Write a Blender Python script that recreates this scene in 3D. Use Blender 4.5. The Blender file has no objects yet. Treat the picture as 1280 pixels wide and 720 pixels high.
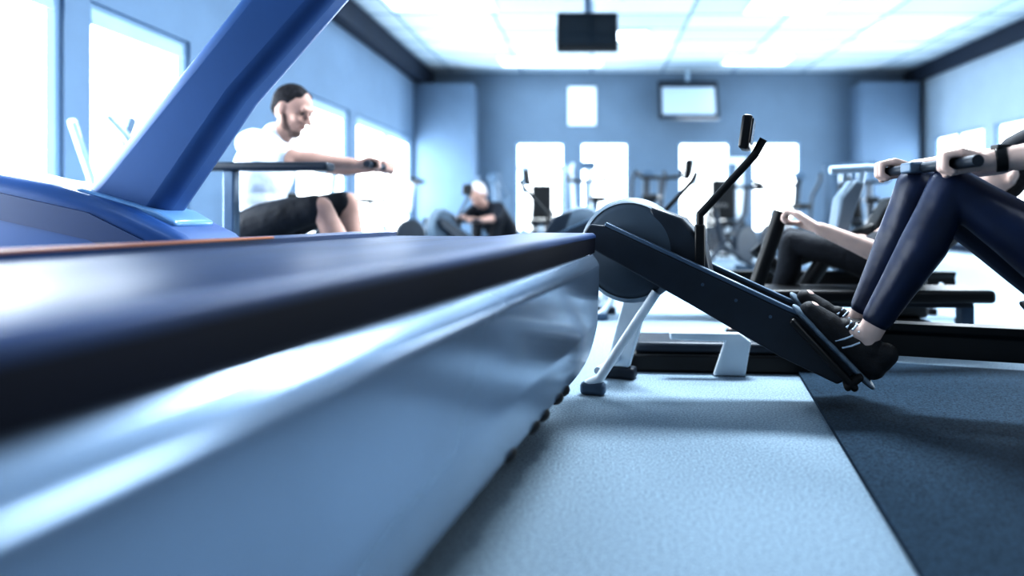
import bpy, bmesh, math, random
from mathutils import Vector, Matrix
random.seed(4)
S = bpy.context.scene
COL = S.collection
V = Vector
PI = math.pi

# ------------------------------------------------------------------ materials
def srgb(r, g, b):
    f = lambda c: ((c/255.0+0.055)/1.055)**2.4 if c > 10 else c/255.0/12.92
    return (f(r), f(g), f(b), 1)

def mat(name, c, rough=.5, metal=0, var=.12, scale=12, bump=0, coat=0, bscale=None, spec=.5, st=None, bdist=.004):
    m = bpy.data.materials.new(name); m.use_nodes = True
    nt = m.node_tree; p = nt.nodes['Principled BSDF']
    tc = nt.nodes.new('ShaderNodeTexCoord'); src = tc.outputs['Object']
    if st:
        mp = nt.nodes.new('ShaderNodeMapping'); mp.inputs['Scale'].default_value = st
        nt.links.new(src, mp.inputs['Vector']); src = mp.outputs['Vector']
    nz = nt.nodes.new('ShaderNodeTexNoise'); nz.inputs['Scale'].default_value = scale
    nz.inputs['Detail'].default_value = 4
    nt.links.new(src, nz.inputs['Vector'])
    rp = nt.nodes.new('ShaderNodeValToRGB')
    a = srgb(*c)
    rp.color_ramp.elements[0].position = .3; rp.color_ramp.elements[1].position = .7
    rp.color_ramp.elements[0].color = tuple(x*(1-var) for x in a[:3])+(1,)
    rp.color_ramp.elements[1].color = tuple(min(1, x*(1+var)) for x in a[:3])+(1,)
    nt.links.new(nz.outputs['Fac'], rp.inputs['Fac'])
    nt.links.new(rp.outputs['Color'], p.inputs['Base Color'])
    p.inputs['Roughness'].default_value = rough
    p.inputs['Metallic'].default_value = metal
    p.inputs['Specular IOR Level'].default_value = spec
    if coat:
        p.inputs['Coat Weight'].default_value = coat; p.inputs['Coat Roughness'].default_value = .1
    if bump:
        b = nt.nodes.new('ShaderNodeBump'); b.inputs['Strength'].default_value = bump
        b.inputs['Distance'].default_value = bdist
        n2 = nt.nodes.new('ShaderNodeTexNoise'); n2.inputs['Scale'].default_value = bscale or scale*6
        nt.links.new(src, n2.inputs['Vector'])
        nt.links.new(n2.outputs['Fac'], b.inputs['Height']); nt.links.new(b.outputs['Normal'], p.inputs['Normal'])
    return m

def emis(name, c, s):
    m = bpy.data.materials.new(name); m.use_nodes = True
    p = m.node_tree.nodes['Principled BSDF']
    p.inputs['Base Color'].default_value = srgb(*c)
    p.inputs['Emission Color'].default_value = srgb(*c); p.inputs['Emission Strength'].default_value = s
    return m

def brickmat(name, c1, c2, cm, w, mortar, rough=.8):
    m = bpy.data.materials.new(name); m.use_nodes = True
    nt = m.node_tree; p = nt.nodes['Principled BSDF']
    tc = nt.nodes.new('ShaderNodeTexCoord'); b = nt.nodes.new('ShaderNodeTexBrick')
    b.offset = 0; b.inputs['Scale'].default_value = 1
    b.inputs['Color1'].default_value = srgb(*c1); b.inputs['Color2'].default_value = srgb(*c2); b.inputs['Mortar'].default_value = srgb(*cm)
    b.inputs['Mortar Size'].default_value = mortar; b.inputs['Brick Width'].default_value = w*2; b.inputs['Row Height'].default_value = w
    nt.links.new(tc.outputs['Object'], b.inputs['Vector']); nt.links.new(b.outputs['Color'], p.inputs['Base Color'])
    p.inputs['Roughness'].default_value = rough; p.inputs['Specular IOR Level'].default_value = .2
    return m

M = dict(
    floor=mat('floor_carpet', (138, 155, 168), .85, 0, .32, 180, .4, bscale=260, spec=.2),
    darkmat=mat('dark_rubber', (48, 66, 81), .9, 0, .45, 200, .35, bscale=300, spec=.1),
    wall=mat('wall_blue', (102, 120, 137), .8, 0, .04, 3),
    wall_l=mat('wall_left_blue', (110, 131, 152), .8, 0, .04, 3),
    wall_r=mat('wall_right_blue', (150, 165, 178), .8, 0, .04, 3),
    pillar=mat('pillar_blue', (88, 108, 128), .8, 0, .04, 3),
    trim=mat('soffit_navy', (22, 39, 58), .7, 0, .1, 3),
    ceiling=brickmat('ceiling_tiles', (175, 186, 194), (153, 168, 179), (102, 122, 140), .6, .020),
    frame=mat('window_frame', (120, 145, 168), .5, 0, .05, 4),
    blind=mat('blind_fabric', (160, 180, 198), .8, 0, .05, 4),
    diffuser=emis('light_diffuser', (240, 248, 255), 4),
    white=mat('white_metal', (224, 232, 238), .4, 0, .04, 6),
    pale=mat('pale_metal', (158, 177, 192), .35, .3, .06, 8),
    silver=mat('silver', (206, 216, 226), .3, .4, .06, 8),
    paint=mat('silver_blue_paint', (150, 168, 188), .22, .6, .05, 5, coat=.3),
    rail=mat('side_rail_blue', (30, 58, 96), .46, .1, .55, 7, spec=.45, st=(9, .35, 1)),
    navy=mat('navy_gap', (4, 14, 34), .5, 0, .3, 5, spec=.3),
    belt=mat('running_belt', (30, 55, 88), .52, 0, .5, 7, st=(9, .35, 1)),
    orange=mat('orange_trim', (196, 128, 88), .5, 0, .05, 9),
    mast=mat('mast_blue', (54, 94, 144), .45, .1, .06, 3, coat=.1),
    hood=mat('hood_blue', (42, 84, 138), .42, 0, .06, 3, coat=.2),
    hoodstripe=mat('hood_stripe_blue', (32, 62, 106), .45, 0, .05, 3),
    hoodlight=mat('hood_light_trim', (110, 150, 190), .3, 0, .06, 3, coat=.2),
    black=mat('black_plastic', (10, 15, 21), .4, 0, .15, 20),
    rubber=mat('black_rubber', (8, 13, 19), .7, 0, .2, 40),
    gray=mat('charcoal_plate', (40, 51, 63), .42, .1, .12, 14),
    cage=mat('flywheel_cage', (76, 90, 103), .6, .05, .06, 10, spec=.3),
    rim=mat('cage_rim', (104, 119, 132), .5, .1, .06, 10),
    midgray=mat('grey_metal', (88, 108, 127), .4, .3, .1, 8),
    screen=mat('screen', (22, 34, 44), .15, 0, .1, 3),
    greyscreen=emis('screen_reflection_glow', (156, 172, 186), .38),  # weak emission stands in for the pale reflection on the far screen
    skin=mat('skin', (216, 192, 182), .6, 0, .05, 14, spec=.3),
    skin_b=mat('skin_tan', (174, 146, 136), .6, 0, .06, 14, spec=.3),
    hair=mat('dark_hair', (46, 46, 50), .8, 0, .4, 60, .6, bscale=90, spec=.15),
    hair_w=mat('pale_hair', (200, 192, 192), .7, 0, .1, 60, spec=.2),
    beard=mat('beard_hair', (122, 105, 99), .8, 0, .2, 80, spec=.2),
    lips=mat('lips', (138, 98, 92), .5, 0, .05, 9),
    eye=mat('eye', (62, 52, 52), .3, 0, .05, 9),
    shirt_w=mat('white_shirt', (232, 238, 244), .8, 0, .04, 9, .5, bscale=14, bdist=.02),
    shirt_d=mat('navy_shirt', (16, 25, 38), .75, 0, .15, 9, .2),
    shorts=mat('dark_shorts', (14, 23, 35), .75, 0, .15, 9, .4, bscale=20, bdist=.02),
    leggings=mat('navy_leggings', (15, 35, 68), .42, 0, .25, 12, .45, bscale=13, bdist=.010, spec=.6),
    shoe=mat('black_shoe', (17, 23, 32), .6, 0, .35, 60, .4),
    sole=mat('shoe_sole', (110, 127, 141), .6, 0, .1, 20),
    lace=mat('lace', (206, 218, 230), .7, 0, .1, 20),
)

# ------------------------------------------------------------------ helpers
def link(name, me, parent=None, m=None):
    o = bpy.data.objects.new(name, me); COL.objects.link(o)
    if m: me.materials.append(m)
    if parent: o.parent = parent
    return o

def obj(name, bm, m, parent=None, smooth=True, bevel=0, seg=3, angle=35):
    bmesh.ops.recalc_face_normals(bm, faces=bm.faces)
    me = bpy.data.meshes.new(name); bm.to_mesh(me); bm.free()
    o = link(name, me, parent, m)
    if smooth:
        for p in me.polygons: p.use_smooth = True
        if hasattr(me, 'set_sharp_from_angle'): me.set_sharp_from_angle(angle=math.radians(angle))
    if bevel:
        b = o.modifiers.new('b', 'BEVEL'); b.width = bevel; b.segments = seg; b.limit_method = 'ANGLE'; b.angle_limit = math.radians(30)
        b.harden_normals = False
    return o

def NB(): return bmesh.new()

def box(bm, c, s, R=None):
    mx = Matrix.Translation(V(c)) @ (R.to_4x4() if R else Matrix()) @ Matrix.Diagonal((s[0], s[1], s[2], 1))
    bmesh.ops.create_cube(bm, size=1, matrix=mx); return bm

def tube(bm, p0, p1, r0, r1=None, seg=16):
    p0, p1 = V(p0), V(p1); r1 = r0 if r1 is None else r1
    d = p1-p0
    mx = Matrix.Translation((p0+p1)/2) @ d.to_track_quat('Z', 'Y').to_matrix().to_4x4()
    bmesh.ops.create_cone(bm, cap_ends=True, segments=seg, radius1=r0, radius2=r1, depth=d.length, matrix=mx); return bm

def sph(bm, c, r, sub=2):
    rr = r if hasattr(r, '__len__') else (r, r, r)
    bmesh.ops.create_icosphere(bm, subdivisions=sub, radius=1, matrix=Matrix.Translation(V(c)) @ Matrix.Diagonal((*rr, 1))); return bm

def path(bm, pts, r, seg=12):
    for a, b in zip(pts[:-1], pts[1:]): tube(bm, a, b, r, seg=seg)
    for p in pts[1:-1]: sph(bm, p, r, 2)
    return bm

def prism(bm, prof, a, b, axis='y'):
    def pt(u, w, t): return (u, t, w) if axis == 'y' else (t, u, w)
    v0 = [bm.verts.new(pt(u, w, a)) for u, w in prof]; v1 = [bm.verts.new(pt(u, w, b)) for u, w in prof]
    n = len(prof)
    bm.faces.new(v0); bm.faces.new(v1[::-1])
    for i in range(n): bm.faces.new((v0[i], v0[(i+1) % n], v1[(i+1) % n], v1[i]))
    return bm

def lathe_y(bm, c, prof, seg=48):
    c = V(c); rings = []
    for r, y in prof:
        if r < 1e-5: rings.append([bm.verts.new(c+V((0, y, 0)))])
        else: rings.append([bm.verts.new(c+V((r*math.cos(2*PI*k/seg), y, r*math.sin(2*PI*k/seg)))) for k in range(seg)])
    for A, B in zip(rings[:-1], rings[1:]):
        for k in range(seg):
            k2 = (k+1) % seg
            if len(A) == 1: bm.faces.new((A[0], B[k], B[k2]))
            elif len(B) == 1: bm.faces.new((A[k], B[0], A[k2]))
            else: bm.faces.new((A[k], B[k], B[k2], A[k2]))
    return bm

def tag(o, label, cat, group=None):
    o['label'] = label; o['category'] = cat
    if group: o['group'] = group
    elif 'group' in o.keys(): del o['group']
    return o

def thing(name, label, cat, loc=(0, 0, 0), rz=0, group=None):
    o = bpy.data.objects.new(name, None); COL.objects.link(o); o.empty_display_size = .1
    o.location = loc; o.rotation_euler = (0, 0, rz)
    return tag(o, label, cat, group)

def struct(o): o['kind'] = 'structure'; return o

def copy_tree(o, parent=None):
    c = o.copy(); COL.objects.link(c); c.parent = parent
    for ch in list(o.children): copy_tree(ch, c)
    return c

def dup(o, loc, rz, label, cat, group):
    c = copy_tree(o); c.location = loc; c.rotation_euler = (0, 0, rz); return tag(c, label, cat, group)

# ------------------------------------------------------------------ room
XL, XR, YB, YN, H = -2.9, 5.5, 11.0, -2.5, 3.0
WZ0, WZ1 = .25, 1.80
WT = .09
bm = NB(); box(bm, ((XL+XR)/2, (YB+YN)/2, -.05), (XR-XL+.4, YB-YN+.4, .1)); struct(obj('floor', bm, M['floor'], smooth=False))
bm = NB(); box(bm, ((XL+XR)/2, (YB+YN)/2, H+.05), (XR-XL+.4, YB-YN+.4, .1)); struct(obj('ceiling', bm, M['ceiling'], smooth=False))

def wall(name, horizontal, fixed, out, a, b, openings, m):
    bm = NB()
    def sec(u0, u1, z0, z1):
        if horizontal: box(bm, ((u0+u1)/2, fixed+out*WT/2, (z0+z1)/2), (u1-u0, WT, z1-z0))
        else: box(bm, (fixed+out*WT/2, (u0+u1)/2, (z0+z1)/2), (WT, u1-u0, z1-z0))
    u = a
    for (o0, o1) in openings:
        sec(u, o0, 0, H); sec(o0, o1, 0, WZ0); sec(o0, o1, WZ1, H); u = o1
    sec(u, b, 0, H)
    struct(obj(name, bm, m, smooth=False))

LW = [(.6, 1.9), (2.05, 3.52), (3.70, 4.62), (6.3, 7.65), (7.9, 10.35)]
RW = [(2.6, 4.4), (4.8, 6.5), (6.9, 8.75), (9.0, 10.3)]
BW = [(-1.31, -.48), (-.2, .62), (1.49, 2.37), (2.75, 3.58)]
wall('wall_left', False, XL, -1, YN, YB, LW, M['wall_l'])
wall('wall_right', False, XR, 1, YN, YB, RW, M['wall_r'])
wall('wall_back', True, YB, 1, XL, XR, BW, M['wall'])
wall('wall_near', True, YN, -1, XL, XR, [], M['wall'])

wn = 0
def window(horizontal, fixed, out, u0, u1, mull, blind):
    global wn
    wn += 1
    bm = NB(); zc = (WZ0+WZ1)/2
    def b(u, z, su, sz, th=.05, dp=.05):
        if horizontal: box(bm, (u, fixed+out*dp, z), (su, th, sz))
        else: box(bm, (fixed+out*dp, u, z), (th, su, sz))
    t = .035
    b(u0+t/2, zc, t, WZ1-WZ0); b(u1-t/2, zc, t, WZ1-WZ0)
    b((u0+u1)/2, WZ0+t/2, u1-u0-2*t, t); b((u0+u1)/2, WZ1-t/2, u1-u0-2*t, t)
    for k in range(mull):
        b(u0+(u1-u0)*(k+1)/(mull+1), zc, .04, WZ1-WZ0-2*t)
    wo = struct(obj('window_%d' % wn, bm, M['frame'], smooth=False))
    if blind:
        bm = NB(); b((u0+u1)/2, WZ1-t-blind/2, u1-u0-2*t-.01, blind, .008, .03)
        b((u0+u1)/2, WZ1-t-blind, u1-u0-2*t-.01, .025, .016, .03)
        obj('roller_blind', bm, M['blind'], wo, smooth=False)
for i, (a, b_) in enumerate(LW): window(False, XL, -1, a, b_, 1 if b_-a > 1.6 else 0, .08)
for a, b_ in RW: window(False, XR, 1, a, b_, 1, 0)
for a, b_ in BW: window(True, YB, 1, a, b_, 0, 0)

def sbox(name, c, s, m): bm = NB(); box(bm, c, s); return struct(obj(name, bm, m, smooth=False, bevel=.006))
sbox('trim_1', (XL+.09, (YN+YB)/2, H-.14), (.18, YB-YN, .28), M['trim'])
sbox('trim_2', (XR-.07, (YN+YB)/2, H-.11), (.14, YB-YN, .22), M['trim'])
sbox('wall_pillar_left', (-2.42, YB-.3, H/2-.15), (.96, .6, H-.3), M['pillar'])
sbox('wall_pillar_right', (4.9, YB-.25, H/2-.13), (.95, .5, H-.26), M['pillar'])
sbox('baseboard_back', ((XL+XR)/2+.2, YB-.01, .06), (5.8, .02, .12), M['trim'])
sbox('baseboard_left', (XL+.01, 4, .06), (.02, 12, .12), M['trim'])
sbox('baseboard_right', (XR-.01, 4, .06), (.02, 12, .12), M['trim'])

def clight(x, y, w, d, label):
    t = thing('ceiling_light', label, 'ceiling light', (x, y, H), 0, 'square ceiling light panels')
    bm = NB()
    for sx in (-1, 1): box(bm, (sx*w/2, 0, -.012), (.04, d+.04, .024))
    for sy in (-1, 1): box(bm, (0, sy*d/2, -.012), (w-.04, .04, .024))
    obj('frame', bm, M['white'], t, smooth=False, bevel=.004)
    bm = NB(); box(bm, (0, 0, -.008), (w-.04, d-.04, .012)); obj('diffuser', bm, M['diffuser'], t, smooth=False)
clight(-1.75, 7.3, 1.2, .6, 'ceiling light panel near the left wall, above the windows')
clight(2.3, 7.4, .9, .6, 'ceiling light panel right of the hanging black television')
clight(-.65, 10.2, 1.6, .5, 'long ceiling light panel close to the back wall, above the white wall sign')
clight(2.6, 10.1, 1.0, .5, 'ceiling light panel close to the back wall, right of the grey screen')
clight(.3, 8.7, .9, .5, 'ceiling light panel in the middle, behind the black television')
clight(4.1, 8.4, .9, .6, 'ceiling light panel nearest the right wall')

t = thing('television', 'black television hanging from the ceiling plate, screen dark', 'television', (-.05, 7.0, H))
zc = 2.55-H; R = Matrix.Rotation(math.radians(-20), 3, 'X')
bm = NB(); box(bm, (0, 0, zc), (.66, .09, .46), R); obj('casing', bm, M['black'], t, bevel=.012)
bm = NB(); box(bm, V((0, 0, zc))+R @ V((0, -.047, 0)), (.60, .006, .39), R); obj('screen', bm, M['screen'], t, smooth=False)
bm = NB(); tube(bm, (0, .08, 0), (0, .08, zc+.1), .03); obj('pole', bm, M['midgray'], t)
bm = NB(); box(bm, (0, .03, -.02), (.86, .3, .04)); obj('ceiling_plate', bm, M['midgray'], t, bevel=.006)
t = thing('television', 'pale faced screen hung high near the back wall, right of the white notice', 'television', (1.60, YB-.35, H))
zc = 2.46-H; R = Matrix.Rotation(math.radians(-16), 3, 'X')
bm = NB(); box(bm, (0, 0, zc), (1.0, .08, .68), R); obj('casing', bm, M['gray'], t, bevel=.012)
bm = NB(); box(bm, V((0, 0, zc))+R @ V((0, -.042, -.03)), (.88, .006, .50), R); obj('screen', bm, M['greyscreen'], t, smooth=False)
bm = NB(); tube(bm, (0, .08, 0), (0, .08, zc+.2), .03); obj('pole', bm, M['pale'], t)
bm = NB(); box(bm, (0, 0, 0), (.48, .03, .66)); o = obj('wall_sign', bm, M['white'], bevel=.006)
o.location = (-.17, YB-.015, 2.42); tag(o, 'plain white upright notice panel high on the back wall', 'sign')

bm = NB()
pts = [(.33, -.02), (.33+.173*2.5, 2.48), (3.6, 1.6), (3.6, -.02)]
v = [bm.verts.new((x, y, .012)) for x, y in pts]; vb = [bm.verts.new((x, y, .0005)) for x, y in pts]
bm.faces.new(v); bm.faces.new(vb[::-1])
for i in range(4): bm.faces.new((v[i], vb[i], vb[(i+1) % 4], v[(i+1) % 4]))
tag(obj('floor_mat', bm, M['darkmat'], smooth=False), 'dark slate rubber floor mat under the nearest rowing machine', 'floor mat')

# ------------------------------------------------------------------ near treadmill
T = thing('treadmill', 'large silver blue treadmill filling the left foreground', 'treadmill', (.012, 1.9, 0), -math.atan(.19))
L, W_ = 2.3, .8
ZT, ZB = .505, .445
ZM = .490
def railprof(x0, x1, out):
    r = .013
    arc = [(r*math.sin(a)-r, r*math.cos(a)-r) for a in [PI/2*k/7 for k in range(8)]]
    if out > 0: return [(x0, ZM), (x0, ZT)]+[(x1+dx, ZT+dz) for dx, dz in arc]+[(x1, ZM)]
    return [(x1, ZM), (x1, ZT)]+[(x0-dx, ZT+dz) for dx, dz in arc]+[(x0, ZM)]
for x0, x1, sd in ((-.2, 0, 1), (-W_, -W_+.16, -1)):
    bm = NB(); prism(bm, railprof(x0, x1, sd), -L, 0); rl = obj('side_rail', bm, M['rail'], T, angle=50)
    bm = NB(); prism(bm, [(x0+.003, ZB), (x1-.003, ZB), (x1-.001, ZB+.02), (x1-.001, ZM), (x0+.001, ZM), (x0+.001, ZB+.02)], -L, -.006); obj('rail_edge', bm, M['navy'], rl, bevel=.003)
bm = NB(); prism(bm, [(-.2, .495), (-.2, .40), (-W_+.16, .40), (-W_+.16, .495)], -L, -.05); tube(bm, (-.2, -.05, .447), (-W_+.16, -.05, .447), .048, seg=24)
obj('running_belt', bm, M['belt'], T)
bm = NB(); box(bm, (-W_/2, -L/2-.05, .20), (W_-.25, L-.2, .36)); obj('frame', bm, M['black'], T, bevel=.01)
bm = NB(); box(bm, (-W_+.158, -L/2-.2, .5075), (.008, L-.75, .005)); obj('trim_stripe', bm, M['orange'], T, bevel=.001)
ZB0 = .12
def panel(side):
    bm = NB(); ny, nz = 60, 60
    zt, zb0 = ZB, ZB0; R = .15
    rows = []
    for i in range(ny+1):
        d = L*(i/ny)**2.2
        zb = zb0
        if d < R: zb = zb0+R-math.sqrt(max(0, R*R-(R-d)**2))
        row = []
        for j in range(nz+1):
            s = j/nz; z = zt+(zb-zt)*s
            q = (zt-z)/(zt-zb0)
            if q < .12: o = -.002+.022*math.sin(q/.12*PI/2)
            elif q < .62: o = .020-.006*((q-.12)/.50)
            else: o = .014-.022*((q-.62)/.38)-.014*((q-.62)/.38)**2
            if d < .06: o -= .024*(1-d/.06)**2
            row.append(bm.verts.new((o if side > 0 else -W_-o, -d, z)))
        rows.append(row)
    for i in range(ny):
        for j in range(nz): bm.faces.new((rows[i][j], rows[i+1][j], rows[i+1][j+1], rows[i][j+1]))
    return bm
for sd in (1, -1):
    o = obj('side_panel', panel(sd), M['paint'], T, angle=40)
    sm = o.modifiers.new('s', 'SOLIDIFY'); sm.thickness = .01; sm.offset = -1
bm = NB(); prism(bm, [(-.02, .44), (-W_+.02, .44), (-W_+.02, .30), (-.02, .30)], -.06, -.014); obj('rear_cap', bm, M['navy'], T, bevel=.01)
for y in (-.36, -.8, -1.9):
    for x in (-.19, -W_+.19):
        bm = NB(); tube(bm, (x, y, 0), (x, y, .035), .034, .03); obj('foot', bm, M['rubber'], T)
for y in (-.30, -.37, -.50, -.58, -.74):
    bm = NB(); sph(bm, (-.03, y, .118), (.018, .026, .016)); obj('bolt', bm, M['black'], T)

# ------------------------------------------------------------------ machine with the broad slanted mast
X = thing('exercise_machine', 'blue exercise machine with a broad slanted mast beside the left windows', 'exercise machine', (-1.6, 1.95, 0))
bm = NB()
hp = [(-.75, .06), (-.75, .60), (-.6, .69), (-.38, .71), (-.16, .69), (.06, .645), (.28, .58), (.44, .50), (.54, .40), (.56, .06)]
prism(bm, hp, -.17, .17); obj('hood', bm, M['hood'], X, bevel=.05, seg=5)
bm = NB(); prism(bm, [(-.72, .55), (-.5, .66), (-.2, .655), (.2, .565), (.45, .44), (.45, .38), (.2, .49), (-.2, .58), (-.5, .58), (-.72, .46)], -.176, -.168); obj('hood_stripe', bm, M['hoodstripe'], X)
bm = NB()
mp = [(.09, .60), (.32, .52), (.58, .90), (.81, 1.16), (.95, 1.32), (1.0, 1.44), (.84, 1.46), (.70, 1.36), (.51, 1.12), (.30, .86)]
prism(bm, [(x-.02, z) for x, z in mp], -.07, .07); obj('mast', bm, M['mast'], X, bevel=.045, seg=6)
bm = NB(); prism(bm, [(.07, .60), (.38, .51), (.40, .535), (.34, .57), (.1, .64)], -.10, .10); obj('mast_collar', bm, M['hoodlight'], X, bevel=.02)
bm = NB(); box(bm, (.9, 0, 1.52), (.08, .42, .26), Matrix.Rotation(math.radians(-35), 3, 'Y')); obj('console', bm, M['black'], X, bevel=.03)
for s in (-1, 1):
    bm = NB(); path(bm, [(.92, s*.08, 1.42), (1.05, s*.26, 1.40), (1.2, s*.27, 1.36)], .018)
    obj('handlebar', bm, M['black'], X)
for x in (-.65, .45):
    bm = NB(); box(bm, (x, 0, .03), (.09, .52, .06)); obj('foot', bm, M['black'], X, bevel=.015)

# ------------------------------------------------------------------ rowing machine
RA = math.atan2(-.2, .612)
G = 'rowing machines'
RO = V((.128, 2.05, 0))
R0 = thing('rowing_machine', 'nearest rowing machine, charcoal with a round flywheel cage, right of the treadmill', 'rowing machine', RO, RA, G)
fc = (0, 0, .446)
bm = NB(); lathe_y(bm, fc, [(0, -.058), (.03, -.058), (.035, -.054), (.13, -.052), (.147, -.046), (.159, -.03), (.163, 0), (.159, .03), (.147, .046), (.05, .056), (0, .052)], 64)
cg = obj('flywheel_cage', bm, M['cage'], R0, angle=60)
bm = NB(); lathe_y(bm, fc, [(.150, -.048), (.165, -.03), (.168, 0), (.165, .03), (.150, .048), (.146, .02), (.146, -.02), (.150, -.048)], 64); obj('rim', bm, M['rim'], cg, angle=60)
bm = NB(); lathe_y(bm, fc, [(0, -.072), (.02, -.07), (.028, -.064), (.03, -.05), (0, -.05)], 32); obj('hub', bm, M['black'], cg)
bm = NB(); prism(bm, [(.06, .59), (.17, .55), (.235, .475), (.26, .36), (.1, .40)], -.05, .05); obj('cage_housing', bm, M['gray'], R0, bevel=.015)
pp = [(-.13, .505), (-.11, .53), (-.06, .525), (.60, .235), (.645, .195), (.66, .12), (.61, .09), (.46, .155), (.2, .295), (-.10, .45)]
for y0, y1 in ((-.1, -.075), (.075, .1)):
    bm = NB(); prism(bm, pp, y0, y1); pl = obj('side_plate', bm, M['gray'], R0, bevel=.006)
    a, b = V((-.06, (y0+y1)/2, .531)), V((.54, (y0+y1)/2, .2665)); d = b-a
    bm = NB(); box(bm, (a+b)/2, (d.length, .03, .012), Matrix.Rotation(-math.atan2(d.z, d.x), 3, 'Y')); obj('edge_strip', bm, M['midgray'], pl, bevel=.003)
    for q in (.5, .66, .82, .95):
        p = a.lerp(b, q)+V((0, 0, -.045)); bm = NB(); tube(bm, p+V((0, -.016, 0)), p+V((0, .016, 0)), .005, seg=10); obj('bolt', bm, M['midgray'], pl)
bm = NB(); prism(bm, [(.22, .35), (.58, .2), (.58, .16), (.46, .17), (.22, .31)], -.075, .075); obj('chassis', bm, M['black'], R0, bevel=.006)
bm = NB(); prism(bm, [(-.03, .256), (.03, .256), (.03, .235), (.022, .225), (.03, .19), (.03, .166), (-.03, .166), (-.03, .19), (-.022, .225), (-.03, .235)], .46, 1.78, 'x'); obj('seat_rail', bm, M['black'], R0, bevel=.003)
bm = NB(); prism(bm, [(-.14, .295), (-.155, .31), (-.12, .315), (-.04, .302), (.04, .302), (.12, .315), (.155, .31), (.14, .295), (.05, .275), (-.05, .275)], 1.11, 1.36, 'x'); st = obj('seat', bm, M['black'], R0, bevel=.01)
bm = NB(); box(bm, (1.235, 0, .266), (.16, .09, .018)); obj('seat_carriage', bm, M['midgray'], st, bevel=.003)
fx, fy = -.10, -.095
bm = NB(); path(bm, [(.09, -.05, .32), (fx+.02, fy, .05), (fx-.02, fy, .03)], .015); lg = obj('front_leg', bm, M['white'], R0)
bm = NB(); box(bm, (fx, fy, .02), (.08, .036, .04)); obj('rubber_foot', bm, M['midgray'], lg, bevel=.012)
bm = NB(); prism(bm, [(-.04, .34), (.04, .32), (.0, .18), (-.04, .04), (-.12, .04), (-.09, .16)], .11, .14); lg = obj('front_leg', bm, M['white'], R0, bevel=.006)
bm = NB(); box(bm, (-.08, .13, .02), (.12, .06, .04)); obj('rubber_foot', bm, M['gray'], lg, bevel=.012)
bm = NB(); tube(bm, (-.09, -.08, .07), (-.08, .11, .07), .012); obj('leg_crossbar', bm, M['silver'], R0)
for sy in (-1, 1):
    bm = NB(); path(bm, [(1.70, sy*.02, .19), (1.74, sy*.17, .03)], .016); lg = obj('rear_leg', bm, M['silver'], R0)
    bm = NB(); box(bm, (1.74, sy*.17, .018), (.05, .08, .036)); obj('rubber_foot', bm, M['rubber'], lg, bevel=.01)
ang = math.atan2(.15, -.14)
for sy in (-1, 1):
    Rf = Matrix.Rotation(-ang, 3, 'Y')
    bm = NB(); box(bm, (.573, sy*.085, .176), (.25, .105, .02), Rf); fp = obj('footplate', bm, M['black'], R0, bevel=.009)
    bm = NB(); box(bm, (.650, sy*.085, .106), (.02, .105, .06), Rf); obj('heel_cup', bm, M['rubber'], fp, bevel=.009)
bm = NB(); path(bm, [(.225, -.05, .31), (.225, -.05, .56), (.385, -.05, .735), (.41, -.05, .78)], .0115); ma = obj('monitor_arm', bm, M['black'], R0)
bm = NB(); box(bm, (.225, -.05, .42), (.03, .03, .22)); obj('arm_sleeve', bm, M['black'], ma, bevel=.006)
bm = NB(); box(bm, (.362, -.05, .80), (.03, .10, .10), Matrix.Rotation(math.radians(8), 3, 'Y')); mo = obj('monitor', bm, M['black'], R0, bevel=.009)
bm = NB(); box(bm, (.3795, -.05, .803), (.003, .08, .07), Matrix.Rotation(math.radians(8), 3, 'Y')); obj('display', bm, M['screen'], mo, smooth=False)
dup(R0, (.15, 3.48, 0), math.radians(-2), 'empty rowing machine behind the bench, facing the same way as the nearest one', 'rowing machine', G)
dup(R0, (-.06, 4.1, 0), math.radians(178), 'empty rowing machine facing the other way behind the treadmill', 'rowing machine', G)
DC = math.atan2(.9, .4)
CO = V((-1.40, 5.9, 0))
dup(R0, CO, DC, 'rowing machine used by the white haired person in the middle distance', 'rowing machine', G)

t = thing('step_platform', 'low dark step platform with a white foot behind the nearest rowing machine', 'step platform', (.46, 2.36, 0), math.radians(-4))
bm = NB(); box(bm, (0, 0, .085), (.60, .2, .04)); obj('top', bm, M['gray'], t, bevel=.015)
bm = NB(); box(bm, (0, 0, .033), (.66, .22, .066)); obj('base', bm, M['black'], t, bevel=.01)
x = .02
bm = NB(); prism(bm, [(x-.05, .001), (x+.06, .001), (x+.08, .12), (x+.04, .15), (x-.2, .15), (x-.2, .125), (x-.01, .12)], -.15, -.122); obj('foot', bm, M['white'], t, bevel=.006)

t = thing('flat_bench', 'long low dark bench behind the nearest rowing machine rail', 'bench', (1.13, 2.64, 0), math.radians(-2))
bm = NB(); box(bm, (0, 0, .235), (.92, .24, .05)); obj('pad', bm, M['black'], t, bevel=.015)
bm = NB(); box(bm, (0, 0, .195), (.84, .06, .03)); obj('frame', bm, M['gray'], t, bevel=.004)
for x in (-.36, .40):
    bm = NB(); box(bm, (x, 0, .10), (.05, .05, .18)); box(bm, (x, 0, .014), (.06, .24, .028)); obj('leg', bm, M['midgray'], t, bevel=.004)
bm = NB(); path(bm, [(-.40, -.10, .21), (-.49, -.14, .25), (-.385, -.15, .57)], .030); obj('grip_post', bm, M['black'], t)

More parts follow.
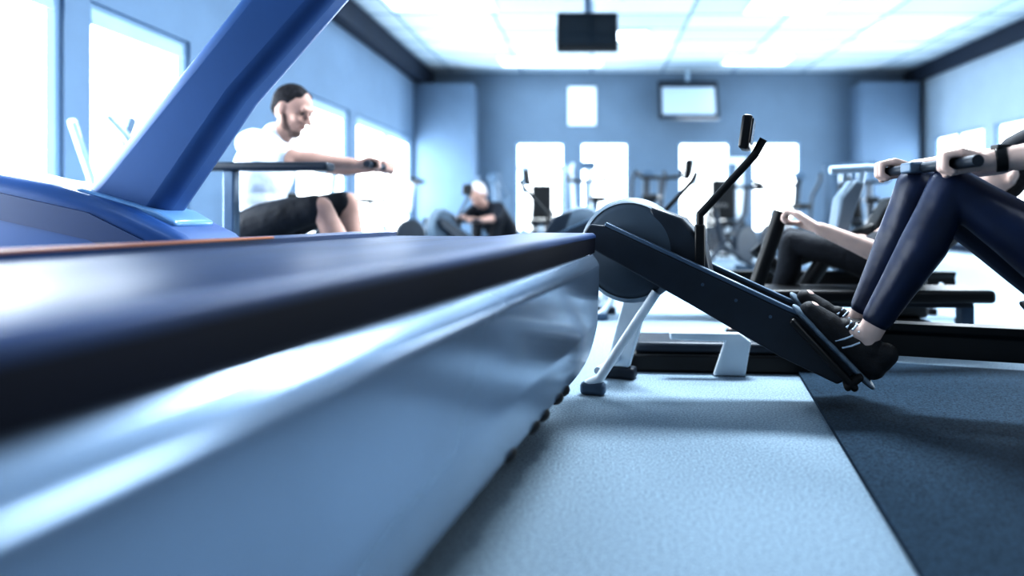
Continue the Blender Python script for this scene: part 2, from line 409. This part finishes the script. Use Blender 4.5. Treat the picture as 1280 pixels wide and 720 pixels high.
t = thing('lever_machine', 'dark angular lever machine with a grey pad behind the bench', 'weight machine', (1.14, 3.14, 0))
bm = NB(); box(bm, (.05, 0, .03), (.8, .3, .06)); obj('base', bm, M['black'], t, bevel=.01)
bm = NB(); path(bm, [(-.20, 0, .05), (.04, 0, .40), (.42, 0, .56)], .04); path(bm, [(.04, 0, .40), (-.24, 0, .30), (-.34, 0, .40)], .035); obj('lever', bm, M['black'], t)
bm = NB(); prism(bm, [(.02, .40), (.06, .64), (.13, .73), (.18, .71), (.13, .57), (.08, .40)], -.06, .06); obj('pad', bm, M['rim'], t, bevel=.015)
bm = NB(); path(bm, [(.02, -.02, .775), (.2, -.02, .785), (.36, -.02, .78)], .02); tube(bm, (.16, -.02, .68), (.18, -.02, .78), .018); obj('top_handle', bm, M['pale'], t)
bm = NB(); prism(bm, [(.20, .06), (.22, .50), (.30, .64), (.46, .66), (.48, .06)], -.07, .07); obj('shroud', bm, M['black'], t, bevel=.02)

# ------------------------------------------------------------------ people
def blob(name, prims, m, parent, voxel=.006, smooth=3, origin=V((0, 0, 0))):
    bm = NB()
    for p in prims:
        if p[0] == 'c':
            _, a, ra, b, rb = p; a = V(a)-origin; b = V(b)-origin
            sph(bm, a, ra, 3); sph(bm, b, rb, 3)
            if (b-a).length > 1e-4: tube(bm, a, b, ra, rb, 20)
        else:
            _, c, r, R = p
            mx = Matrix.Translation(V(c)-origin) @ (R.to_4x4() if R else Matrix()) @ Matrix.Diagonal((*r, 1))
            bmesh.ops.create_icosphere(bm, subdivisions=3, radius=1, matrix=mx)
    me = bpy.data.meshes.new('tmp'); bm.to_mesh(me); bm.free()
    o = bpy.data.objects.new('tmp', me); COL.objects.link(o)
    r = o.modifiers.new('r', 'REMESH'); r.mode = 'VOXEL'; r.voxel_size = voxel
    s = o.modifiers.new('s', 'SMOOTH'); s.factor = .5; s.iterations = smooth
    bpy.context.view_layer.update()
    dg = bpy.context.evaluated_depsgraph_get()
    me2 = bpy.data.meshes.new_from_object(o.evaluated_get(dg))
    bpy.data.objects.remove(o); bpy.data.meshes.remove(me)
    me2.name = name; me2.materials.clear()
    for p in me2.polygons: p.use_smooth = True
    return link(name, me2, parent, m)

def leg_prims(hip, kn, an, k=1, inf=0, a=0, b=1):
    hip, kn, an = V(hip), V(kn), V(an)
    fr = (kn-(hip+an)/2).normalized()
    st = [(0, hip, .088), (.12, hip.lerp(kn, .25)+fr*.006, .080), (.25, hip.lerp(kn, .5)+fr*.010, .070), (.4, hip.lerp(kn, .8)+fr*.004, .057), (.5, kn, .052),
          (.58, kn.lerp(an, .15)-fr*.006, .050), (.66, kn.lerp(an, .33)-fr*.016, .054), (.78, kn.lerp(an, .6)-fr*.008, .043), (.9, kn.lerp(an, .85), .034), (1, an, .033)]
    out = []
    for (t0, p0, r0), (t1, p1, r1) in zip(st[:-1], st[1:]):
        if t1 <= a or t0 >= b: continue
        q0, s0, q1, s1 = p0, r0, p1, r1
        if t0 < a: f = (a-t0)/(t1-t0); q0 = p0.lerp(p1, f); s0 = r0+(r1-r0)*f
        if t1 > b: f = (b-t0)/(t1-t0); q1 = p0.lerp(p1, f); s1 = r0+(r1-r0)*f
        out.append(('c', q0, s0*k+inf, q1, s1*k+inf))
    return out

def arm_prims(sh, el, wr, k=1, inf=0, frac=1):
    sh, el, wr = V(sh), V(el), V(wr)
    st = [(0, sh, .053), (.25, sh.lerp(el, .5), .046), (.5, el, .039), (.62, el.lerp(wr, .25), .042), (.8, el.lerp(wr, .6), .034), (1, wr, .026)]
    out = []
    for (t0, p0, r0), (t1, p1, r1) in zip(st[:-1], st[1:]):
        if t0 >= frac: continue
        q1, s1 = p1, r1
        if t1 > frac: f = (frac-t0)/(t1-t0); q1 = p0.lerp(p1, f); s1 = r0+(r1-r0)*f
        out.append(('c', p0, r0*k+inf, q1, s1*k+inf))
    return out

def hand_prims(wr, g, bar, sgn):
    wr, g, bar = V(wr), V(g), V(bar)
    f = (g-wr).normalized(); b = (bar-f*bar.dot(f)).normalized(); up = f.cross(b)
    if up.z < 0: up = -up
    P = []
    for i, (o, ln) in enumerate(((-.031, .86), (-.010, 1.0), (.011, .96), (.031, .8))):
        off = b*o*sgn
        k0 = wr+f*.012+b*o*.5*sgn; k = g-f*.016+up*.025+off
        p1 = g+f*.022*ln+up*.022+off; p2 = g+f*.027*ln-up*.010+off; p3 = g+f*.004-up*.024*ln+off
        P += [('c', k0, .016, k, .0125), ('c', k, .0108, p1, .0098), ('c', p1, .0096, p2, .009), ('c', p2, .0088, p3, .0078)]
    tb = wr+f*.022-up*.008+b*.02*sgn; tm = g-f*.022-up*.014+b*.044*sgn; tt = g+f*.010-up*.026+b*.032*sgn
    P += [('c', tb, .016, tm, .0125), ('c', tm, .0115, tt, .009)]
    return P

def head_frame(f, up):
    f = V(f).normalized(); up = V(up); s = up.cross(f).normalized(); up = f.cross(s).normalized()
    return f, s, up, Matrix((f, s, up)).transposed()

def head_prims(c, f, up):
    c = V(c); f, s, u, R = head_frame(f, up)
    P = [('e', c+u*.022-f*.012, (.096, .076, .098), R), ('e', c-u*.04+f*.022, (.064, .058, .076), R), ('e', c-u*.09+f*.05, (.034, .038, .028), R),
         ('c', c+f*.083+u*.012, .010, c+f*.112-u*.022, .013), ('c', c+f*.09-u*.024-s*.012, .009, c+f*.09-u*.024+s*.012, .009),
         ('c', c+f*.078+u*.034-s*.035, .012, c+f*.078+u*.034+s*.035, .012), ('c', c+f*.078-u*.055-s*.018, .011, c+f*.078-u*.055+s*.018, .011)]
    for q in (-1, 1): P += [('e', c+s*q*.076-f*.006-u*.004, (.02, .012, .032), R), ('e', c+f*.06-u*.018+s*q*.04, (.025, .02, .022), R)]
    return P

def person(label, J, skin, top, bottom, hair, kleg=1, sleeve=.35, legrange=(0, 1), bottomname='leggings', facing=None, up=(0, 0, 1), voxel=.006, long_hair=False, beard=None, bars=None):
    base = V((J['pelvis'][0], J['pelvis'][1], 0))
    r = thing('person', label, 'person', base)
    pel, ch, nk, hd = V(J['pelvis']), V(J['chest']), V(J['neck']), V(J['head'])
    sw = (V(J['sh'][1])-V(J['sh'][0])).normalized()
    ax = (nk-pel).normalized(); fr = sw.cross(ax)
    Rt = Matrix((fr, sw, ax)).transposed()
    torso = lambda i: [('e', pel, (.105+i, .155+i, .12+i), Rt), ('e', pel.lerp(ch, .5), (.095+i, .135+i, .17+i), Rt), ('e', ch, (.115+i, .155+i, .19+i), Rt),
                       ('c', V(J['sh'][0]).lerp(nk, .12), .055+i, V(J['sh'][1]).lerp(nk, .12), .055+i), ('c', ch, .10+i, nk, .05+i)]
    prims = torso(-.004)+[('c', nk-ax*.03, .056, hd-V(up)*.05, .05)]
    f = facing or fr
    prims += head_prims(hd, f, up)
    for i in (0, 1):
        prims += leg_prims(J['hip'][i], J['kn'][i], J['an'][i], kleg)
        prims += arm_prims(J['sh'][i], J['el'][i], J['wr'][i])
        prims += hand_prims(J['wr'][i], J['gr'][i], (bars[i] if bars else J['bar']), 1)
        h, t_ = V(J['heel'][i]), V(J['toe'][i])
        prims += [('c', V(J['an'][i]), .032, h, .028), ('c', V(J['an'][i]), .03, h.lerp(t_, .6), .03), ('c', h, .028, t_, .022)]
    blob('body', prims, skin, r, voxel, 3, base)
    tp = torso(.012)
    for i in (0, 1): tp += arm_prims(J['sh'][i], J['el'][i], J['wr'][i], 1, .012, sleeve)
    blob('shirt', tp, top, r, .008, 4, base)
    lp = [('e', pel, (.118, .168, .125), Rt)]
    for i in (0, 1): lp += leg_prims(J['hip'][i], J['kn'][i], J['an'][i], kleg, .007 if bottomname == 'leggings' else .014, *legrange)
    blob(bottomname, lp, bottom, r, .006, 4, base)
    for i in (0, 1):
        h, t_, a = V(J['heel'][i]), V(J['toe'][i]), V(J['an'][i])
        d = (t_-h).normalized(); n = (a-h); n = (n-d*n.dot(d)).normalized(); s = d.cross(n)
        up_ = [('c', h-d*.005+n*.008, .037, h.lerp(t_, .35)+n*.010, .038), ('c', h.lerp(t_, .35)+n*.008, .038, h.lerp(t_, .72)-n*.002, .040), ('c', h.lerp(t_, .72)-n*.002, .040, t_-n*.008, .028),
               ('c', h+n*.035-d*.006, .033, h+n*.058-d*.004, .032), ('c', h.lerp(t_, .16)+n*.03, .036, h.lerp(t_, .22)+n*.050, .030), ('c', h.lerp(t_, .22)+n*.05, .026, h.lerp(t_, .55)+n*.029, .026)]
        sh = blob('shoe', up_, M['shoe'], r, .005, 2, base)
        Rs = Matrix((d, s, n)).transposed()
        so = [('e', h.lerp(t_, q)-n*.030, (.045, wd, .011), Rs) for q, wd in ((-.05, .037), (.12, .039), (.3, .039), (.5, .042), (.7, .044), (.86, .040), (1.0, .031))]
        blob('sole', so, M['sole'], sh, .004, 1, base)
        for q in (.28, .35, .42, .49, .56):
            p = h.lerp(t_, q)+n*(.079-.10*(q-.28))-base
            bm = NB(); path(bm, [p-s*.026-n*.018, p-s*.009+n*.001, p+s*.009+n*.001, p+s*.026-n*.018], .0034, 8); obj('lace', bm, M['lace'], sh)
        for q in (-1, 1):
            for w in (.36, .48):
                pts_ = [h.lerp(t_, w+k_)+n*zz+s*q*ww-base for k_, zz, ww in ((-.04, .032, .032), (0, .010, .0388), (.05, -.012, .034))]
                bm = NB(); path(bm, pts_, .0028, 8); obj('side_stripe', bm, M['lace'], sh)
    c = hd; ff, s, u, R = head_frame(f, up)
    hp_ = [('e', c+u*.036-ff*.026, (.092, .082, .094), R), ('e', c-u*.01-ff*.055, (.05, .07, .075), R)]
    if long_hair: hp_ += [('c', c-ff*.09+u*.02, .035, c-ff*.12-u*.16, .02)]
    if beard: hp_ = [('e', c+u*.030-ff*.019, (.094, .078, .095), R), ('e', c-u*.005-ff*.056, (.045, .065, .06), R), ('c', c+u*.080+ff*.020-s*.032, .026, c+u*.080+ff*.020+s*.032, .026)]
    blob('hair', hp_, hair, r, .006, 3, base)
    if beard:
        bp = [('e', c-u*.094+ff*.050, (.036, .040, .029), R)]
        for q in (-1, 1): bp += [('c', c+s*q*.064+ff*.01-u*.03, .010, c+s*q*.052+ff*.03-u*.075, .017), ('c', c+s*q*.052+ff*.03-u*.075, .017, c-u*.094+ff*.05, .026)]
        blob('beard', bp, beard, r, .004, 2, base)
    for q in (-1, 1):
        bm = NB(); sph(bm, c+ff*.078+s*q*.031+u*.012-base, (.010, .010, .007)); obj('eye', bm, M['eye'], r)
    bm = NB(); path(bm, [c+ff*.087-u*.056-s*.02-base, c+ff*.089-u*.055-base, c+ff*.087-u*.056+s*.02-base], .004, 8); obj('mouth', bm, M['lips'], r)
    return r

Wm = Matrix.Translation(RO) @ Matrix.Rotation(RA, 4, 'Z')
Wp = lambda x, y, z: tuple(Wm @ V((x, y, z)))
JW = dict(pelvis=(1.30, 1.67, .395), chest=(1.37, 1.645, .68), neck=(1.42, 1.63, .90), head=(1.41, 1.63, 1.06),
          sh=[(1.43, 1.79, .84), (1.38, 1.47, .84)], el=[(1.19, 1.87, .715), (1.185, 1.47, .715)], wr=[(.98, 1.94, .70), (.978, 1.575, .692)],
          gr=[(.90, 1.955, .692), (.900, 1.60, .686)], bar=(0.02, 1, 0),
          hip=[(1.30, 1.75, .37), (1.25, 1.575, .37)], kn=[(.925, 1.82, .638), (.945, 1.685, .630)], an=[Wp(.675, .075, .235), Wp(.688, -.085, .225)],
          heel=[Wp(.676, .08, .155), Wp(.690, -.085, .142)], toe=[Wp(.534, .085, .307), Wp(.544, -.085, .294)])
pw = person('person in navy leggings and black shoes pulling the handle of the nearest rowing machine', JW, M['skin'], M['shirt_d'], M['leggings'], M['hair'], kleg=.98, facing=(-.95, .3, 0), voxel=.0042, sleeve=.4, long_hair=True, legrange=(0, .91))
base = V((1.30, 1.67, 0))
wr, el = V(JW['wr'][1]), V(JW['el'][1]); d = (el-wr).normalized()
bm = NB(); tube(bm, wr+d*.012-base, wr+d*.036-base, .0305, .0325, 24); box(bm, wr+d*.024-base+V((0, 0, .03)), (.034, .03, .012)); obj('watch', bm, M['black'], pw, bevel=.003)
hd = thing('rower_handle', 'dark grey grip bar held in both hands of the person in navy leggings', 'handle', (.9, 1.75, 0))
bm = NB(); tube(bm, (.005, .23, .69), (.005, -.25, .686), .0145, seg=16); obj('grip', bm, M['gray'], hd)
bm = NB(); box(bm, (-.01, .02, .688), (.05, .06, .03)); obj('chain_clip', bm, M['midgray'], hd, bevel=.006)

JF = dict(pelvis=(1.22, 2.66, .375), chest=(1.40, 2.65, .53), neck=(1.55, 2.65, .645), head=(1.69, 2.65, .72),
          sh=[(1.47, 2.82, .58), (1.43, 2.48, .55)], el=[(1.30, 2.98, .42), (1.14, 2.38, .385)], wr=[(1.10, 2.98, .44), (.865, 2.42, .505)],
          gr=[(1.02, 2.96, .44), (.765, 2.47, .545)], bar=(0, 1, 0), hip=[(1.20, 2.75, .35), (1.20, 2.57, .35)],
          kn=[(.90, 2.90, .45), (.86, 2.74, .44)], an=[(.86, 2.93, .12), (.80, 2.83, .12)],
          heel=[(.87, 2.94, .045), (.81, 2.84, .045)], toe=[(.68, 2.95, .04), (.62, 2.85, .04)])
person('person in dark clothes leaning back on the low bench, bare forearm stretched to a post', JF, M['skin'], M['shirt_d'], M['shorts'], M['hair'], facing=(-.8, 0, .5), up=(.45, 0, .89), voxel=.0065, kleg=.72, legrange=(0, .97), bottomname='trousers', sleeve=.25, bars=[(0, 1, 0), (.2, .9, .1)])

JM = dict(pelvis=(-1.62, 3.1, .53), chest=(-1.59, 3.1, .76), neck=(-1.53, 3.1, .945), head=(-1.45, 3.1, 1.065),
          sh=[(-1.54, 3.29, .88), (-1.55, 2.91, .88)], el=[(-1.31, 3.29, .80), (-1.32, 2.87, .805)], wr=[(-1.10, 3.20, .795), (-1.10, 2.97, .795)],
          gr=[(-1.02, 3.17, .79), (-1.02, 2.99, .79)], bar=(0, 1, 0), hip=[(-1.58, 3.19, .50), (-1.58, 3.01, .50)],
          kn=[(-1.24, 3.26, .62), (-1.25, 2.95, .59)], an=[(-1.14, 3.18, .25), (-1.06, 2.99, .25)],
          heel=[(-1.19, 3.18, .15), (-1.11, 2.99, .15)], toe=[(-.99, 3.19, .12), (-.91, 2.99, .12)])
person('person in a white shirt and dark shorts seated by the left windows, arms stretched forward', JM, M['skin_b'], M['shirt_w'], M['shorts'], M['hair'], facing=(1, -.2, -.5), voxel=.006, legrange=(0, .45), bottomname='shorts', beard=M['beard'])
t = thing('seated_machine', 'grey seated exercise machine with a level arm pad under the person in white', 'exercise machine', (-1.6, 3.05, 0))
bm = NB(); box(bm, (-.02, .05, .365), (.42, .34, .07)); obj('seat', bm, M['black'], t, bevel=.02)
bm = NB(); tube(bm, (-.02, .05, 0.03), (-.02, .05, .34), .035); obj('seat_post', bm, M['midgray'], t)
bm = NB(); box(bm, (-.02, -.1, .03), (.9, .08, .06)); box(bm, (-.02, .05, .03), (.08, .5, .06)); obj('base', bm, M['midgray'], t, bevel=.01)
bm = NB(); box(bm, (.50, .05, .075), (.36, .36, .03)); obj('foot_rest', bm, M['black'], t, bevel=.008)
bm = NB(); box(bm, (.05, -.30, .39), (.05, .05, .72)); box(bm, (.05, -.2, .03), (.08, .3, .06)); obj('arm_post', bm, M['midgray'], t, bevel=.008)
bm = NB(); box(bm, (.20, -.30, .765), (.56, .09, .035)); obj('arm_pad', bm, M['gray'], t, bevel=.012)
bm = NB(); tube(bm, (-1.02, 3.26, .79), (-1.02, 2.9, .79), .015); tag(obj('pull_bar', bm, M['gray']), 'short dark bar gripped by the seated person in the white shirt', 'handle')

Cm = Matrix.Translation(CO) @ Matrix.Rotation(DC, 4, 'Z')
Cp = lambda x, y, z: tuple(Cm @ V((x, y, z)))
JC = dict(pelvis=Cp(1.10, 0, .40), chest=Cp(.91, 0, .54), neck=Cp(.74, 0, .66), head=Cp(.62, 0, .755),
          sh=[Cp(.79, .14, .62), Cp(.79, -.14, .62)], el=[Cp(.64, .19, .52), Cp(.64, -.19, .52)], wr=[Cp(.45, .10, .50), Cp(.45, -.10, .50)],
          gr=[Cp(.37, .08, .50), Cp(.37, -.08, .50)], bar=V(Cp(0, 1, 0))-V(Cp(0, 0, 0)), hip=[Cp(1.07, .09, .38), Cp(1.07, -.09, .38)],
          kn=[Cp(.82, .15, .58), Cp(.82, -.15, .58)], an=[Cp(.70, .085, .215), Cp(.70, -.085, .215)],
          heel=[Cp(.69, .085, .15), Cp(.69, -.085, .15)], toe=[Cp(.55, .085, .30), Cp(.55, -.085, .30)])
fd = V(Cp(-1, 0, 0))-V(Cp(0, 0, 0))
person('white haired person in dark clothes bending forward over a rowing machine in the middle distance', JC, M['skin_b'], M['shirt_d'], M['shorts'], M['hair_w'], facing=tuple(fd+V((0, 0, -1.0))), voxel=.008, kleg=.85, legrange=(0, .95), bottomname='trousers', sleeve=.5)
bm = NB(); tube(bm, Cp(.37, .2, .50), Cp(.37, -.2, .50), .015); tag(obj('rower_handle', bm, M['gray']), 'grip bar held by the white haired person', 'handle')

# ------------------------------------------------------------------ background machines
def bike(loc, rz, label, group, m=M['pale'], k=1):
    t = thing('exercise_bike', label, 'exercise bike', loc, rz, group); t.scale = (k, k, k)
    for x in (-.42, .42):
        bm = NB(); box(bm, (x, 0, .03), (.07, .44, .06)); obj('foot_bar', bm, M['midgray'], t, bevel=.01)
    bm = NB(); path(bm, [(-.42, 0, .06), (-.1, 0, .3), (.42, 0, .06)], .03); path(bm, [(-.1, 0, .3), (-.22, 0, .68)], .028); path(bm, [(-.1, 0, .3), (.28, 0, .62), (.32, 0, .92)], .028); obj('frame', bm, m, t)
    bm = NB(); lathe_y(bm, (.3, 0, .3), [(0, -.03), (.19, -.03), (.21, -.015), (.21, .015), (.19, .03), (0, .03)], 32); obj('flywheel', bm, M['gray'], t)
    bm = NB(); prism(bm, [(-.38, .70), (-.36, .74), (-.1, .735), (-.06, .715), (-.1, .69), (-.34, .68)], -.07, .07); obj('saddle', bm, M['black'], t, bevel=.02)
    for s in (-1, 1):
        bm = NB(); path(bm, [(.32, 0, .92), (.34, s*.2, .93), (.14, s*.22, .97)], .018); obj('handlebar', bm, M['black'], t)
    for s in (-1, 1):
        bm = NB(); tube(bm, (-.02, s*.04, .3), (-.02+s*.12, s*.09, .3-.12*s), .013); box(bm, (-.02+s*.12, s*.13, .3-.12*s), (.1, .08, .025)); obj('pedal', bm, M['black'], t)
    return t
GB = 'exercise bikes along the left windows'
bike((-2.4, 5.3, 0), math.radians(60), 'exercise bike behind the person in the white shirt', GB)
bike((-2.3, 7.2, 0), math.radians(50), 'exercise bike farthest down the left windows', GB, M['white'])
GM = 'exercise bikes in the middle of the room'
bike((.0, 6.65, 0), math.radians(100), 'grey exercise bike left of the pale cross trainer in the middle of the room', GM, M['midgray'])
bike((.60, 6.0, 0), math.radians(75), 'grey exercise bike seen above the nearest flywheel cage', GM, M['gray'])
bike((1.3, 6.1, 0), math.radians(40), 'grey exercise bike behind the monitor arm of the nearest rowing machine', GM, M['gray'], .9)
bike((2.0, 6.6, 0), math.radians(110), 'pale exercise bike in front of the weight machine on the right', GM, M['pale'], .9)
bike((3.0, 6.9, 0), math.radians(70), 'dark exercise bike behind the lever machine, nearest the right wall', GM, M['gray'])

def trainer(loc, rz, label, group, m, k=.85):
    t = thing('cross_trainer', label, 'cross trainer', loc, rz, group); t.scale = (k, k, k)
    bm = NB(); box(bm, (0, 0, .05), (1.5, .1, .07)); box(bm, (-.7, 0, .03), (.08, .5, .06)); box(bm, (.7, 0, .03), (.08, .5, .06)); obj('base', bm, M['midgray'], t, bevel=.01)
    bm = NB(); lathe_y(bm, (.5, 0, .36), [(0, -.09), (.2, -.09), (.27, -.06), (.28, 0), (.27, .06), (.2, .09), (0, .09)], 32); obj('hood', bm, m, t)
    bm = NB(); path(bm, [(.5, 0, .5), (.42, 0, 1.1), (.36, 0, 1.25)], .05); obj('mast', bm, m, t)
    bm = NB(); box(bm, (.34, 0, 1.28), (.05, .2, .12), Matrix.Rotation(.4, 3, 'Y')); obj('console', bm, M['midgray'], t, bevel=.015)
    for s in (-1, 1):
        bm = NB(); path(bm, [(.45, s*.22, .3), (.38, s*.24, .95), (.2+.08*s, s*.24, 1.2), (.12+.08*s, s*.2, 1.3)], .024); obj('swing_handle', bm, m, t)
        bm = NB(); path(bm, [(.45, s*.22, .3), (-.6, s*.2, .2+.05*s)], .022); ar = obj('pedal_arm', bm, M['midgray'], t)
        bm = NB(); box(bm, (-.2, s*.2, .27+.03*s), (.34, .13, .03)); obj('pedal', bm, M['black'], ar, bevel=.01)
GC = 'cross trainers in front of the windows'
trainer((-2.52, 3.1, 0), math.radians(84), 'pale cross trainer closest to the camera along the left windows', GC, M['pale'], .80)
trainer((-.1, 8.3, 0), math.radians(80), 'pale cross trainer in front of the back windows, left of the flywheel cage', GC, M['white'], .95)
trainer((.75, 8.1, 0), math.radians(95), 'grey cross trainer behind the nearest flywheel cage', GC, M['gray'])
trainer((-1.5, 8.8, 0), math.radians(70), 'cross trainer beside the left pillar', GC, M['midgray'])
trainer((2.9, 8.5, 0), math.radians(100), 'grey cross trainer near the right hand back window', GC, M['gray'])

def tower(loc, rz, label, m):
    t = thing('weight_machine', label, 'weight machine', loc, rz, 'weight machines')
    for s in (-1, 1):
        bm = NB(); box(bm, (s*.3, 0, .62), (.07, .07, 1.24)); obj('upright', bm, m, t, bevel=.008)
    bm = NB(); box(bm, (0, 0, 1.27), (.74, .1, .07)); obj('top_beam', bm, m, t, bevel=.01)
    bm = NB(); box(bm, (0, 0, .03), (.8, .6, .06)); obj('base', bm, m, t, bevel=.01)
    for k in range(8):
        bm = NB(); box(bm, (0, 0, .1+.07*k), (.36, .16, .06)); obj('weight_plate', bm, M['gray'], t, bevel=.006)
    for x, r, z in ((0, .008, .66), (-.12, .012, .06), (.12, .012, .06)):
        bm = NB(); tube(bm, (x, 0, z), (x, 0, 1.24), r); obj('guide_rod', bm, M['silver'], t)
    bm = NB(); box(bm, (0, -.45, .45), (.32, .4, .07)); obj('seat', bm, M['black'], t, bevel=.015)
    bm = NB(); box(bm, (0, -.24, .75), (.3, .07, .5)); obj('back_pad', bm, M['black'], t, bevel=.015)
    bm = NB(); tube(bm, (0, -.45, .06), (0, -.45, .42), .03); obj('seat_post', bm, m, t)
tower((1.65, 8.4, 0), math.radians(5), 'pale weight machine in front of the right pair of back windows', M['white'])
tower((3.7, 9.2, 0), math.radians(-20), 'grey weight machine beside the right pillar', M['midgray'])
tower((-.75, 9.8, 0), math.radians(0), 'weight machine standing before the leftmost back window', M['pale'])

# ------------------------------------------------------------------ light, world, camera
w = bpy.data.worlds.new('W'); S.world = w; w.use_nodes = True
bg = w.node_tree.nodes['Background']; bg.inputs[0].default_value = (.91, .968, 1, 1); bg.inputs[1].default_value = 5.0
def area(loc, rot, sx, sy, p, c=(.895, .957, 1)):
    l = bpy.data.lights.new('daylight_and_fill', 'AREA'); l.shape = 'RECTANGLE'; l.size = sx; l.size_y = sy; l.energy = p; l.color = c
    o = bpy.data.objects.new('daylight_and_fill', l); COL.objects.link(o); o.location = loc; o.rotation_euler = rot
for a, b in LW: area((XL+.02, (a+b)/2, 1.02), (0, -PI/2, 0), 1.5, b-a, 42*(b-a))
for a, b in RW: area((XR-.02, (a+b)/2, 1.02), (0, PI/2, 0), 1.5, b-a, 34*(b-a))
for a, b in BW: area(((a+b)/2, YB-.02, 1.02), (-PI/2, 0, 0), b-a, 1.5, 60*(b-a))
for x, y, p in ((-1.4, 1.0, 8), (.8, 3.4, 215), (-.6, 4.8, 50), (2.6, 4.6, 60), (2.4, -.8, 45)): area((x, y, H-.03), (0, 0, 0), 1.2, .6, p)  # unseen fill lamps added under the ceiling to brighten floor and foreground

cd = bpy.data.cameras.new('cam'); cam = bpy.data.objects.new('cam', cd); COL.objects.link(cam)
cam.location = (0, 0, .56); cam.rotation_euler = (PI/2, 0, 0)
cd.sensor_width = 36; cd.lens = 800/1280*36
cd.shift_x = -(740-640)/1280; cd.shift_y = (268-360)/1280
cd.clip_start = .02
cd.dof.use_dof = True; cd.dof.focus_distance = 1.85; cd.dof.aperture_fstop = .9
S.camera = cam
S.view_settings.view_transform = 'Standard'
S.view_settings.look = 'None'
S.view_settings.exposure = .38
S.view_settings.gamma = .70
